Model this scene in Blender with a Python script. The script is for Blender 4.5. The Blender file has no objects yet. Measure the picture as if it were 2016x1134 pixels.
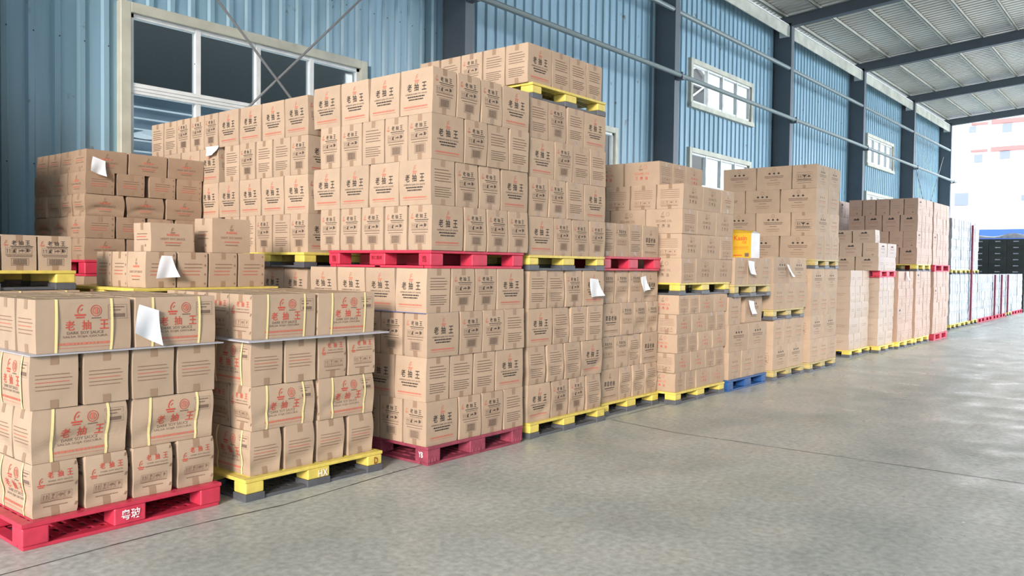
import bpy, math, random
from mathutils import Vector, Matrix
random.seed(7)
S = bpy.context.scene
COL = S.collection

# ------------------------------------------------------------------ camera
CX, CY = 1008.0, 567.0
a = Vector((2340 - CX, 537 - CY)); b = Vector((-960 - CX, 497 - CY))
F = math.sqrt(-(a.dot(b)))
U = Vector((a.x, a.y, F)).normalized(); V = Vector((b.x, b.y, F)).normalized()
W = U.cross(V)
if W.y > 0: W = -W
cam = bpy.data.cameras.new('camera'); co = bpy.data.objects.new('camera', cam); COL.objects.link(co)
right = Vector((U.x, V.x, W.x)); up = -Vector((U.y, V.y, W.y)); back = -Vector((U.z, V.z, W.z))
M = Matrix((right, up, back)).transposed().to_4x4(); M.translation = Vector((0, 0, 1.6))
co.matrix_world = M
cam.sensor_width = 36; cam.lens = F / 2016 * 36; cam.clip_start = .05; cam.clip_end = 500
S.camera = co

# ------------------------------------------------------------------ light
S.view_settings.view_transform = 'Standard'; S.view_settings.look = 'None'
S.view_settings.gamma = 1; S.view_settings.use_curve_mapping = False
S.view_settings.exposure = 0.0
wd = bpy.data.worlds.new('overcast_sky'); S.world = wd; wd.use_nodes = True
bg = wd.node_tree.nodes['Background']; bg.inputs[0].default_value = (.84, .93, 1, 1); bg.inputs[1].default_value = 3.2
# overcast sky that is brightest low behind the open loading side (glow added to brighten the far carton fronts)
_nt = wd.node_tree; _tc = _nt.nodes.new('ShaderNodeTexCoord'); _d = _nt.nodes.new('ShaderNodeVectorMath'); _d.operation = 'DOT_PRODUCT'
_g0 = Vector((.62, -.74, .26)).normalized(); _d.inputs[1].default_value = _g0
_mx = _nt.nodes.new('ShaderNodeMath'); _mx.operation = 'MAXIMUM'; _mx.inputs[1].default_value = 0
_pw = _nt.nodes.new('ShaderNodeMath'); _pw.operation = 'POWER'; _pw.inputs[1].default_value = 7
_ml = _nt.nodes.new('ShaderNodeMath'); _ml.operation = 'MULTIPLY_ADD'; _ml.inputs[1].default_value = 26; _ml.inputs[2].default_value = 2.8
for a_, b_ in ((_tc.outputs['Generated'], _d.inputs[0]), (_d.outputs['Value'], _mx.inputs[0]), (_mx.outputs[0], _pw.inputs[0]), (_pw.outputs[0], _ml.inputs[0]), (_ml.outputs[0], bg.inputs[1])): _nt.links.new(a_, b_)
def sun(name, direction, energy, angle, col):
    l = bpy.data.lights.new(name, 'SUN'); l.energy = energy; l.angle = math.radians(angle); l.color = col
    o = bpy.data.objects.new(name, l); COL.objects.link(o)
    o.rotation_euler = Vector(direction).to_track_quat('-Z', 'Y').to_euler()
sun('hazy_sun', (.86, .42, -.30), 5.0, 14, (1, .885, .79))

# ------------------------------------------------------------------ materials
def node_mat(name, col, rough=.6, metal=0.0, vary=.0, nscale=20.0, namt=0.0, bump=0.0, bscale=60.0, spec=.5, col2=None):
    m = bpy.data.materials.new(name); m.use_nodes = True
    nt = m.node_tree; p = nt.nodes['Principled BSDF']
    p.inputs['Roughness'].default_value = rough; p.inputs['Metallic'].default_value = metal
    p.inputs['Specular IOR Level'].default_value = spec
    rgb = nt.nodes.new('ShaderNodeRGB'); rgb.outputs[0].default_value = (*col, 1)
    out = rgb.outputs[0]
    tc = nt.nodes.new('ShaderNodeTexCoord')
    if namt > 0:
        n = nt.nodes.new('ShaderNodeTexNoise'); n.inputs['Scale'].default_value = nscale; n.inputs['Detail'].default_value = 5
        nt.links.new(tc.outputs['Object'], n.inputs['Vector'])
        r = nt.nodes.new('ShaderNodeMapRange'); r.inputs[1].default_value = .3; r.inputs[2].default_value = .7
        nt.links.new(n.outputs[0], r.inputs[0])
        mx = nt.nodes.new('ShaderNodeMix'); mx.data_type = 'RGBA'
        c2 = col2 if col2 else tuple(c * (1 - namt) for c in col)
        mx.inputs['B'].default_value = (*c2, 1)
        nt.links.new(r.outputs[0], mx.inputs['Factor']); nt.links.new(out, mx.inputs['A']); out = mx.outputs['Result']
    if vary > 0:
        oi = nt.nodes.new('ShaderNodeObjectInfo'); r = nt.nodes.new('ShaderNodeMapRange')
        r.inputs[3].default_value = 1 - vary; r.inputs[4].default_value = 1 + vary
        nt.links.new(oi.outputs['Random'], r.inputs[0])
        h = nt.nodes.new('ShaderNodeHueSaturation'); nt.links.new(r.outputs[0], h.inputs['Value']); nt.links.new(out, h.inputs['Color']); out = h.outputs[0]
    nt.links.new(out, p.inputs['Base Color'])
    if bump > 0:
        n = nt.nodes.new('ShaderNodeTexNoise'); n.inputs['Scale'].default_value = bscale; n.inputs['Detail'].default_value = 4
        nt.links.new(tc.outputs['Object'], n.inputs['Vector'])
        bp = nt.nodes.new('ShaderNodeBump'); bp.inputs['Strength'].default_value = bump; bp.inputs['Distance'].default_value = .01
        nt.links.new(n.outputs[0], bp.inputs['Height']); nt.links.new(bp.outputs[0], p.inputs['Normal'])
    return m
KRAFT = (.450, .334, .240)
MT = dict(
    kraft=node_mat('kraft_card', KRAFT, .75, vary=.07, nscale=7, namt=.10, bump=.12, bscale=9, spec=.25),
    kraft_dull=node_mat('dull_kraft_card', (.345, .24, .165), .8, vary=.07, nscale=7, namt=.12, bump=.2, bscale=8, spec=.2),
    kraft_pale=node_mat('glossy_kraft_card', (.46, .36, .28), .38, vary=.06, nscale=7, namt=.08, bump=.1, bscale=9, spec=.5),
    kraft_red=node_mat('reddish_kraft_card', (.43, .295, .225), .5, vary=.06, nscale=7, namt=.08, bump=.1, bscale=9, spec=.4),
    tape=node_mat('brown_tape', (.31, .205, .135), .35, spec=.5),
    black=node_mat('black_ink', (.035, .028, .025), .7),
    grey=node_mat('grey_ink', (.17, .115, .085), .8),
    red=node_mat('red_ink', (.50, .07, .045), .7),
    pale_red=node_mat('faded_red_ink', (.52, .15, .10), .7),
    brown=node_mat('brown_ink', (.25, .15, .10), .8),
    strap=node_mat('yellow_strap', (.80, .69, .33), .35),
    white_card=node_mat('white_carton_card', (.40, .42, .45), .45, vary=.15, nscale=6, namt=.12),
    paper=node_mat('white_paper', (.80, .82, .86), .7, nscale=9, namt=.05),
    redp=node_mat('red_plastic', (.60, .042, .085), .42, nscale=14, namt=.22, vary=.05),
    maroonp=node_mat('maroon_plastic', (.34, .06, .10), .5, nscale=18, namt=.4),
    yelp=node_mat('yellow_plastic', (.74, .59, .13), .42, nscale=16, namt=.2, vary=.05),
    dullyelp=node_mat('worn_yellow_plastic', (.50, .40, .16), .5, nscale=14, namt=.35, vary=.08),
    bluep=node_mat('blue_plastic', (.02, .09, .28), .45, nscale=14, namt=.3),
    greyp=node_mat('grey_plastic', (.10, .105, .12), .45, nscale=14, namt=.2),
    board=node_mat('grey_board', (.42, .43, .48), .4),
    whitemark=node_mat('white_paint', (.85, .83, .84), .6),
    redmark=node_mat('dark_red_paint', (.25, .01, .015), .6),
    bluesheet=node_mat('blue_sheet', (.13, .17, .42), .4),
    crate=node_mat('black_crate', (.045, .05, .045), .5, vary=.2),
    film=node_mat('plastic_film', (.66, .64, .72), .25, nscale=5, namt=.4),
    yellowcard=node_mat('yellow_card', (.72, .43, .03), .5, nscale=8, namt=.08),
    orange=node_mat('orange_ink', (.65, .12, .02), .6),
    steel=node_mat('dark_blue_steel', (.088, .105, .125), .5, nscale=3, namt=.12),
    steel_lit=node_mat('grey_green_steel', (.15, .165, .16), .5, nscale=3, namt=.2),
    pipe=node_mat('grey_green_pipe', (.17, .21, .21), .4),
    rod=node_mat('steel_rod', (.20, .20, .20), .5),
    cream=node_mat('cream_frame', (.52, .51, .42), .5, nscale=4, namt=.25),
    white=node_mat('white_frame', (.72, .73, .72), .45, nscale=6, namt=.15),
    gutter=node_mat('weathered_gutter', (.50, .50, .43), .5, nscale=2.5, namt=.4),
    purlin=node_mat('galvanised_purlin', (.42, .42, .37), .5, nscale=3, namt=.25),
    dark=node_mat('dark_cladding', (.022, .025, .025), .6, nscale=.6, namt=.3),
    pinkband=node_mat('pink_band', (.55, .17, .17), .7),
    whitewall=node_mat('white_render', (.85, .85, .85), .8),
    bwin=node_mat('blue_window', (.20, .24, .33), .3),
    slate=node_mat('slate_blue_cladding', (.30, .36, .42), .6, nscale=.8, namt=.3),
    skyblue=node_mat('blue_hoarding', (.02, .09, .42), .5),
)
# blue wall sheet: blue green paint with soft streaks and rust
def wall_material():
    m = node_mat('blue_wall_sheet', (.125, .225, .30), .42, spec=.5)
    nt = m.node_tree; p = nt.nodes['Principled BSDF']; tc = nt.nodes.new('ShaderNodeTexCoord')
    mp = nt.nodes.new('ShaderNodeMapping'); mp.inputs['Scale'].default_value = (3.2, 3, .25)
    n = nt.nodes.new('ShaderNodeTexNoise'); n.inputs['Scale'].default_value = 1.3; n.inputs['Detail'].default_value = 6
    nt.links.new(tc.outputs['Object'], mp.inputs[0]); nt.links.new(mp.outputs[0], n.inputs['Vector'])
    cr = nt.nodes.new('ShaderNodeValToRGB')
    cr.color_ramp.elements[0].position = .32; cr.color_ramp.elements[0].color = (.195, .330, .400, 1)
    cr.color_ramp.elements[1].position = .68; cr.color_ramp.elements[1].color = (.265, .415, .535, 1)
    nt.links.new(n.outputs[0], cr.inputs[0])
    n2 = nt.nodes.new('ShaderNodeTexNoise'); n2.inputs['Scale'].default_value = 5; n2.inputs['Detail'].default_value = 8
    nt.links.new(tc.outputs['Object'], n2.inputs['Vector'])
    r = nt.nodes.new('ShaderNodeMapRange'); r.inputs[1].default_value = .68; r.inputs[2].default_value = .76
    nt.links.new(n2.outputs[0], r.inputs[0])
    mx = nt.nodes.new('ShaderNodeMix'); mx.data_type = 'RGBA'; mx.inputs['B'].default_value = (.13, .12, .09, 1)
    nt.links.new(r.outputs[0], mx.inputs['Factor']); nt.links.new(cr.outputs[0], mx.inputs['A']); nt.links.new(mx.outputs['Result'], p.inputs['Base Color'])
    return m
MT['wall'] = wall_material()
def floor_material():
    m = node_mat('worn_concrete', (.36, .36, .34), .5, spec=.5)
    nt = m.node_tree; p = nt.nodes['Principled BSDF']; tc = nt.nodes.new('ShaderNodeTexCoord')
    def noise(s, d=6, dist=0.0):
        n = nt.nodes.new('ShaderNodeTexNoise'); n.inputs['Scale'].default_value = s; n.inputs['Detail'].default_value = d
        n.inputs['Distortion'].default_value = dist
        nt.links.new(tc.outputs['Object'], n.inputs['Vector']); return n
    n = noise(.9, 8, .4)
    cr = nt.nodes.new('ShaderNodeValToRGB')
    e = cr.color_ramp.elements
    e[0].position = .30; e[0].color = (.34, .37, .355, 1)
    e[1].position = .70; e[1].color = (.50, .51, .485, 1)
    k = e.new(.5); k.color = (.43, .455, .43, 1)
    nt.links.new(n.outputs[0], cr.inputs[0])
    n2 = noise(22, 8); r = nt.nodes.new('ShaderNodeMapRange'); r.inputs[1].default_value = .3; r.inputs[2].default_value = .72
    r.inputs[3].default_value = .74; r.inputs[4].default_value = 1.18
    nt.links.new(n2.outputs[0], r.inputs[0])
    mx = nt.nodes.new('ShaderNodeMix'); mx.data_type = 'RGBA'; mx.blend_type = 'MULTIPLY'; mx.inputs['Factor'].default_value = 1
    nt.links.new(cr.outputs[0], mx.inputs['A']); nt.links.new(r.outputs[0], mx.inputs['B'])
    nt.links.new(mx.outputs['Result'], p.inputs['Base Color'])
    n3 = noise(2.2, 5); r3 = nt.nodes.new('ShaderNodeMapRange'); r3.inputs[1].default_value = .3; r3.inputs[2].default_value = .7
    r3.inputs[3].default_value = .22; r3.inputs[4].default_value = .52
    nt.links.new(n3.outputs[0], r3.inputs[0]); nt.links.new(r3.outputs[0], p.inputs['Roughness'])
    bp = nt.nodes.new('ShaderNodeBump'); bp.inputs['Strength'].default_value = .25; bp.inputs['Distance'].default_value = .01
    nt.links.new(n2.outputs[0], bp.inputs['Height']); nt.links.new(bp.outputs[0], p.inputs['Normal'])
    return m
MT['floor'] = floor_material()
MT['roof'] = node_mat('roof_sheet', (.68, .67, .63), .35, metal=.15, nscale=.35, namt=.3, col2=(.58, .53, .47))
def glass_material():
    m = bpy.data.materials.new('window_glass'); m.use_nodes = True; nt = m.node_tree
    nt.nodes.remove(nt.nodes['Principled BSDF']); out = nt.nodes['Material Output']
    t = nt.nodes.new('ShaderNodeBsdfTransparent'); t.inputs[0].default_value = (.50, .56, .57, 1)
    g = nt.nodes.new('ShaderNodeBsdfGlossy'); g.inputs['Roughness'].default_value = .03
    fr = nt.nodes.new('ShaderNodeFresnel'); fr.inputs[0].default_value = 1.5
    mx = nt.nodes.new('ShaderNodeMixShader')
    nt.links.new(fr.outputs[0], mx.inputs[0]); nt.links.new(t.outputs[0], mx.inputs[1]); nt.links.new(g.outputs[0], mx.inputs[2])
    nt.links.new(mx.outputs[0], out.inputs[0]); return m
MT['glass'] = glass_material()

# ------------------------------------------------------------------ mesh helpers
class MB:
    def __init__(s): s.v = []; s.f = []; s.m = []; s.mats = []
    def mi(s, mat):
        if mat not in s.mats: s.mats.append(mat)
        return s.mats.index(mat)
    def poly(s, pts, mat):
        i = len(s.v); s.v += [tuple(p) for p in pts]; s.f.append(tuple(range(i, i + len(pts)))); s.m.append(s.mi(mat))
    def box(s, x0, x1, y0, y1, z0, z1, mat, taper=0.0):
        i = len(s.v); t = taper
        s.v += [(x0 + t, y0 + t, z0), (x1 - t, y0 + t, z0), (x1 - t, y1 - t, z0), (x0 + t, y1 - t, z0), (x0, y0, z1), (x1, y0, z1), (x1, y1, z1), (x0, y1, z1)]
        k = s.mi(mat)
        for f in ((0, 3, 2, 1), (4, 5, 6, 7), (0, 1, 5, 4), (1, 2, 6, 5), (2, 3, 7, 6), (3, 0, 4, 7)):
            s.f.append(tuple(i + q for q in f)); s.m.append(k)
    def tube(s, p, q, r, mat, n=8):
        p = Vector(p); q = Vector(q); d = (q - p).normalized(); e = d.orthogonal().normalized(); g = d.cross(e)
        i = len(s.v); k = s.mi(mat)
        for c in (p, q):
            for j in range(n):
                t = j * math.tau / n; s.v.append(tuple(c + e * (r * math.cos(t)) + g * (r * math.sin(t))))
        for j in range(n):
            s.f.append((i + j, i + (j + 1) % n, i + n + (j + 1) % n, i + n + j)); s.m.append(k)
        s.f.append(tuple(i + j for j in reversed(range(n)))); s.m.append(k); s.f.append(tuple(i + n + j for j in range(n))); s.m.append(k)
    def mesh(s, name):
        me = bpy.data.meshes.new(name); me.from_pydata(s.v, [], s.f)
        for m in s.mats: me.materials.append(MT[m])
        me.polygons.foreach_set('material_index', s.m); me.update(); return me
    def build(s, name, parent=None, loc=(0, 0, 0)):
        o = bpy.data.objects.new(name, s.mesh(name)); COL.objects.link(o); o.location = loc
        if parent: o.parent = parent
        return o
def tag(o, label=None, cat=None, group=None, kind=None):
    if label: o['label'] = label
    if cat: o['category'] = cat
    if group: o['group'] = group
    if kind: o['kind'] = kind
    return o
def empty(name, loc=(0, 0, 0), rz=0.0):
    o = bpy.data.objects.new(name, None); COL.objects.link(o); o.location = loc; o.rotation_euler = (0, 0, rz); o.empty_display_size = .1; return o
def bevel(o, w=.004, seg=1):
    m = o.modifiers.new('bevel', 'BEVEL'); m.width = w; m.segments = seg; m.limit_method = 'ANGLE'; return o

_g = {}
def glyphs(s, bold=.0):
    """triangulated outline of a string, width scaled to 1 em"""
    key = (s, bold)
    if key not in _g:
        c = bpy.data.curves.new('lettering', 'FONT'); c.body = s; c.resolution_u = 2; c.offset = bold
        o = bpy.data.objects.new('lettering', c); COL.objects.link(o); bpy.context.view_layer.update()
        me = bpy.data.meshes.new_from_object(o.evaluated_get(bpy.context.evaluated_depsgraph_get()))
        vs = [(v.co.x, v.co.y) for v in me.vertices]; fs = [tuple(p.vertices) for p in me.polygons]
        bpy.data.objects.remove(o); bpy.data.curves.remove(c); bpy.data.meshes.remove(me)
        x0 = min(v[0] for v in vs); x1 = max(v[0] for v in vs); y0 = min(v[1] for v in vs); y1 = max(v[1] for v in vs)
        vs = [((x - x0) / (x1 - x0), (y - y0) / (y1 - y0)) for x, y in vs]
        _g[key] = (vs, fs)
    return _g[key]

# ------------------------------------------------------------------ printed art on carton faces (all in metres on the face, centre origin)
class Art:
    def __init__(s): s.items = []          # (verts2d, faces, mat, layer)
    def rect(s, x0, x1, y0, y1, mat, layer=1, cell=.09):
        nx = max(1, int(abs(x1 - x0) / cell)); ny = max(1, int(abs(y1 - y0) / cell))
        vs = [(x0 + (x1 - x0) * i / nx, y0 + (y1 - y0) * j / ny) for j in range(ny + 1) for i in range(nx + 1)]
        fs = [(j * (nx + 1) + i, j * (nx + 1) + i + 1, (j + 1) * (nx + 1) + i + 1, (j + 1) * (nx + 1) + i) for j in range(ny) for i in range(nx)]
        s.items.append((vs, fs, mat, layer))
    def text(s, t, x0, x1, y0, y1, mat, bold=0.0):
        vs, fs = glyphs(t, bold)
        s.items.append(([(x0 + (x1 - x0) * x, y0 + (y1 - y0) * y) for x, y in vs], fs, mat, 1))
    def line(s, x0, x1, y, h, mat, seed=0):
        """a row of tiny blurred marks, as small print reads from here"""
        r = random.Random(seed * 77 + int(y * 1000) + int(x0 * 100)); x = x0
        while x < x1:
            w = min(r.uniform(.8, 2.6) * h, x1 - x); s.rect(x, x + w, y, y + h, mat); x += w + h * .35
    def outline(s, x0, x1, y0, y1, t, mat):
        s.rect(x0, x1, y0, y0 + t, mat); s.rect(x0, x1, y1 - t, y1, mat); s.rect(x0, x0 + t, y0, y1, mat); s.rect(x1 - t, x1, y0, y1, mat)
    def poly(s, pts, mat): s.items.append((list(pts), [tuple(range(len(pts)))], mat, 1))
    def ring(s, cx, cy, r, t, mat, n=20):
        vs = []; fs = []
        for i in range(n):
            c, d = math.cos(i * math.tau / n), math.sin(i * math.tau / n); vs += [(cx + r * c, cy + r * d), (cx + (r - t) * c, cy + (r - t) * d)]
        for i in range(n): j = (i + 1) % n; fs.append((2 * i, 2 * j, 2 * j + 1, 2 * i + 1))
        s.items.append((vs, fs, mat, 1))
    def logo(s, cx, cy, w, mat):
        """leaning open crescent over two short bars"""
        n = 16; A = []; B = []
        for i in range(n + 1):
            t = math.radians(38 + 262 * i / n); f = i / n
            th = .02 + .15 * math.sin(math.pi * min(1, f * 1.15) ** 1.3) * (1 if f < .87 else 1)
            th = max(.02, th); R_ = .36
            for lst, rr in ((A, R_), (B, R_ - th)):
                x = rr * .72 * math.cos(t) + .02; y = rr * 1.15 * math.sin(t) + .42; x += (y - .4) * .38
                lst.append((cx + w * x, cy + w * y))
        vs = A + B; fs = [(i, i + 1, n + 2 + i, n + 1 + i) for i in range(n)]
        s.items.append((vs, fs, mat, 1))
        s.poly([(cx - .02 * w, cy + .30 * w), (cx + .22 * w, cy + .52 * w), (cx + .26 * w, cy + .44 * w), (cx + .06 * w, cy + .24 * w)], mat)
        s.rect(cx - .5 * w, cx + .5 * w, cy - .20 * w, cy - .04 * w, mat)
        s.line(cx - .38 * w, cx + .38 * w, cy - .42 * w, .13 * w, mat)
    def icons(s, x0, y0, sz, mat, n=4):
        for k in range(n):
            x = x0 + k * sz * 1.12; s.outline(x, x + sz, y0, y0 + sz, sz * .035, mat)
            c = x + sz / 2
            if k == 0:
                for q in (-.2, .2):
                    s.rect(c + (q - .05) * sz, c + (q + .05) * sz, y0 + .15 * sz, y0 + .65 * sz, mat); s.poly([(c + (q - .13) * sz, y0 + .6 * sz), (c + (q + .13) * sz, y0 + .6 * sz), (c + q * sz, y0 + .85 * sz)], mat)
            elif k == 1:
                s.poly([(c - .2 * sz, y0 + .85 * sz), (c - .1 * sz, y0 + .5 * sz), (c + .1 * sz, y0 + .5 * sz), (c + .2 * sz, y0 + .85 * sz)], mat)
                s.rect(c - .04 * sz, c + .04 * sz, y0 + .2 * sz, y0 + .5 * sz, mat); s.rect(c - .18 * sz, c + .18 * sz, y0 + .13 * sz, y0 + .22 * sz, mat)
            elif k == 2:
                s.poly([(c + .36 * sz * math.cos(t), y0 + .42 * sz + .36 * sz * math.sin(t)) for t in [math.pi * i / 8 for i in range(9)]], mat); s.rect(c - .03 * sz, c + .03 * sz, y0 + .12 * sz, y0 + .45 * sz, mat)
            else:
                s.poly([(c - .12 * sz, y0 + .8 * sz), (c + .16 * sz, y0 + .8 * sz), (c + .22 * sz, y0 + .5 * sz), (c, y0 + .4 * sz), (c - .05 * sz, y0 + .15 * sz)], mat)
        s.line(x0, x0 + n * sz * 1.1, y0 - sz * .28, sz * .14, mat)
    def barcode(s, x0, x1, y0, y1, mat, seed=1):
        r = random.Random(seed); x = x0
        while x < x1 - .001:
            w = r.choice([.0018, .003, .0045]); w = min(w, x1 - x); s.rect(x, x + w, y0, y1, mat); x += w + r.choice([.0015, .0025, .003])

def art_for(style, face, w, h):
    """face: 'w' wide, 'a' printed end, 'b' text end"""
    A = Art(); u = w; 
    if style in ('soy', 'mush'):
        ink = 'black'
        if face == 'w':
            A.logo(0, h * .26, .052 if style == 'soy' else .045, 'pale_red' if style == 'soy' else 'brown')
            if style == 'soy':
                for t, x in (('老', -.108), ('抽', -.028), ('王', .060)): A.text(t, x, x + .052, h * .015, h * .015 + .062, ink, .012)
                A.text('SUPERIOR DARK SOY SAUCE', -.125, .118, -h * .065, -h * .065 + .012, ink)
                A.line(-.100, .095, -h * .125, .010, ink, 3); A.line(-.085, .08, -h * .185, .010, ink, 4)
            else:
                for k, t in enumerate('草菇老抽'): A.text(t, -.11 + .057 * k, -.11 + .057 * k + .045, -h * .03, -h * .03 + .055, ink, .015)
                A.line(-.10, .10, -h * .10, .010, ink, 3); A.line(-.08, .08, -h * .16, .010, 'brown', 4)
            A.line(-.14, .13, -h * .345, .011, 'pale_red' if style == 'soy' else 'brown', 5); A.rect(-.14, .14, -h * .385, -h * .378, 'pale_red' if style == 'soy' else 'brown')
        elif face == 'a':
            lx = -.095
            A.logo(lx, h * .24, .034, 'pale_red' if style == 'soy' else 'brown')
            s = '老抽王' if style == 'soy' else '草菇老抽'
            n = len(s); st = .125 / n
            for k, t in enumerate(s): A.text(t, -.055 + st * 1.18 * k, -.055 + st * 1.18 * k + st * .86, h * .21, h * .21 + .036, ink, .006)
            A.line(-.065, .10, h * .165, .006, ink, 6); A.line(-.055, .09, h * .125, .006, 'grey', 7)
            iy = -.01 if style == 'soy' else -h * .27
            A.icons(-.10, h * iy - .005, .044, 'brown' if style == 'mush' else 'grey')
            if style == 'soy':
                A.poly([(-.047, .0), (-.030, .0), (-.036, .026), (-.041, .026)], ink); A.rect(-.002, .026, .010, .018, ink); A.rect(.052, .064, .006, .030, ink)
                A.outline(-.062, .066, -h * .36, -h * .15, .002, 'grey'); A.barcode(-.05, .055, -h * .34, -h * .17, 'grey', 4); A.line(-.09, .09, -h * .115, .006, 'grey', 2)
        else:
            for k, y in enumerate((.27, .20, .14, .08, .02, -.12, -.17, -.22, -.27, -.32)):
                A.line(-.095, (.095 if k % 3 else .07), h * y, .0065, 'grey', k)
    elif style == 'strapped':
        if face == 'w':
            A.logo(-.030, h * .22, .062, 'red')
            A.ring(.063, h * .27, .033, .004, 'red'); A.ring(.063, h * .27, .021, .003, 'red'); A.rect(.054, .072, h * .27 - .013, h * .27 + .014, 'pale_red')
            A.line(.035, .092, h * .12, .006, 'grey', 1)
            for t, x in (('老', -.113), ('抽', -.020), ('王', .083)): A.text(t, x, x + .052, -h * .09, -h * .09 + .055, 'red', .012)
            A.text('DARK SOY SAUCE', -.105, .105, -h * .17, -h * .17 + .017, 'grey', .006)
            A.text('SALSA SOJA OSCURA', -.128, .128, -h * .245, -h * .245 + .016, 'grey', .006)
            A.line(-.165, .165, -h * .37, .013, 'pale_red', 5); A.rect(-.17, .17, -h * .425, -h * .418, 'pale_red')
            A.outline(.135, .25, h * .10, h * .38, .0015, 'grey'); A.line(.145, .235, h * .32, .006, 'grey', 9); A.line(.145, .21, h * .26, .006, 'grey', 8)
            A.rect(.155, .235, h * .13, h * .20, 'grey')
        elif face == 'a':
            A.logo(-.088, h * .12, .044, 'red')
            for t, x in (('老', -.048), ('抽', .010), ('王', .068)): A.text(t, x, x + .034, h * .22, h * .22 + .036, 'red', .012)
            A.text('DARK SOY SAUCE', -.045, .10, h * .15, h * .15 + .009, 'grey'); A.line(-.058, .104, h * .09, .007, 'brown', 4)
            A.icons(-.085, -h * .20, .042, 'brown'); A.line(-.07, .075, -h * .33, .006, 'brown', 3)
            for y in (.40, .02, -.38):
                for q in (0, .010): A.poly([(.113 + q * .8, h * y), (.118 + q * .8, h * y), (.127 + q * .8, h * y + .02), (.122 + q * .8, h * y + .02)], 'brown')
        else:
            for k, y in enumerate((.13, .06, -.01, -.08, -.15)): A.line(-.105, (.10 if k % 2 else .085), h * y, .005, 'brown' if k != 2 else 'pale_red', k)
    elif style == 'light':
        if face == 'w':
            A.logo(0, h * .20, .04, 'brown'); A.line(-.05, .05, h * .06, .016, 'pale_red', 2)
            A.text('LIGHT SOY SAUCE', -.10, .10, -h * .09, -h * .09 + .018, 'brown', .006)
            A.line(-.07, .07, -h * .20, .009, 'pale_red', 3); A.line(-.06, .06, -h * .29, .008, 'brown', 4)
        elif face == 'a':
            A.line(-.08, .08, h * .1, .007, 'brown', 1); A.line(-.09, .06, 0, .007, 'pale_red', 2); A.line(-.09, .09, -h * .1, .007, 'brown', 3); A.rect(.04, .06, -h * .33, -h * .25, 'brown')
        else:
            A.line(-.08, .08, h * .15, .007, 'brown', 1); A.line(-.08, .08, h * .05, .007, 'brown', 2); A.line(-.09, .06, -h * .05, .007, 'pale_red', 2); A.line(-.09, .06, -h * .15, .007, 'pale_red', 8)
            for y in (.4, .13, -.13, -.4): A.poly([(w * .42, h * y - .012), (w * .45, h * y), (w * .42, h * y + .012), (w * .38, h * y)], 'brown')
    elif style in ('sesame', 'sesamed'):
        ink = 'pale_red' if style == 'sesame' else 'brown'
        if face == 'w':
            A.logo(-w * .03, h * .22, h * .20, 'brown'); A.ring(w * .10, h * .28, h * .08, .004, ink)
            A.text('SESAME OIL', -w * .22, w * .22, -h * .04, -h * .04 + h * .10, ink, .01)
            for k, t in enumerate('芝麻油'): A.text(t, -w * .19 + k * w * .14, -w * .19 + k * w * .14 + h * .13, -h * .26, -h * .26 + h * .15, ('red' if k else ink) if style == 'sesame' else 'grey', .015)
        elif face == 'a':
            for k, y in enumerate((.26, .18, .10, .02, -.06)): A.line(-w * .36, w * .36, h * y, h * .022, 'brown', k)
            A.icons(-w * .34, -h * .34, w * .15, 'brown')
        else:
            A.logo(0, h * .20, h * .14, 'brown'); A.line(-w * .25, w * .25, h * .05, h * .035, 'brown', 1); A.line(-w * .2, w * .2, -h * .04, h * .03, 'brown', 2)
            for k, t in enumerate('芝麻油'): A.text(t, -w * .17 + k * w * .13, -w * .17 + k * w * .13 + w * .10, -h * .24, -h * .24 + h * .10, 'brown', .015)
    elif style == 'large':
        if face == 'w':
            A.ring(0, h * .36, .028, .006, 'brown', 10)
            for k in (-1, 0, 1): A.rect(k * .075 - .018, k * .075 + .018, h * .17, h * .17 + .020, 'black'); A.rect(k * .075 - .007, k * .075 + .007, h * .16, h * .17 + .026, 'black')
            A.line(-.155, .155, h * .06, .013, 'grey', 1); A.line(-.15, .15, h * .0, .011, 'grey', 2); A.line(-.06, .06, -h * .10, .010, 'grey', 3)
            A.line(-.11, .11, -h * .22, .009, 'brown', 4); A.line(-.10, .10, -h * .30, .007, 'brown', 5)
        elif face == 'a':
            A.line(-.13, .13, h * .17, .006, 'grey', 1); A.outline(-.13, .13, -h * .12, h * .10, .003, 'grey'); A.icons(-.11, -h * .10, .065, 'black', 3)
            A.poly([(-.04, h * .06), (.03, h * .06), (0, -h * .04)], 'black'); A.line(-.13, .13, -h * .2, .008, 'grey', 3); A.line(-.11, .11, -h * .28, .007, 'grey', 4)
        else:
            for k in (-1, 0, 1): A.rect(k * .06 - .014, k * .06 + .014, h * .10, h * .10 + .024, 'brown')
            A.line(-.11, .11, -h * .03, .008, 'brown', 1); A.line(-.10, .10, -h * .10, .008, 'pale_red', 2); A.line(-.10, .10, -h * .25, .007, 'brown', 3)
    elif style == 'plain':
        if face == 'w':
            A.rect(-.06, .06, h * .22, h * .28, 'black'); A.poly([(-.05, h * .28), (-.03, h * .34), (.0, h * .28)], 'black'); A.poly([(.0, h * .28), (.035, h * .37), (.06, h * .28)], 'black')
            A.line(-.10, .10, h * .10, .008, 'brown', 1); A.line(-.10, .10, h * .02, .008, 'brown', 2); A.line(-.08, .08, -h * .2, .010, 'brown', 3)
        else:
            A.line(-w * .3, w * .3, h * .05, .006, 'brown', 1); A.line(-w * .3, w * .2, -h * .08, .006, 'brown', 2); A.rect(w * .08, w * .2, -h * .38, -h * .33, 'grey')
    elif style == 'bare':
        A.line(-w * .3, w * .3, h * .04, .006, 'brown', 1); A.line(-w * .28, w * .22, -h * .06, .006, 'brown', 2)
    elif style == 'white':
        if face != 'w': A.rect(-w * .3, w * .3, -h * .1, h * .25, 'film')
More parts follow.
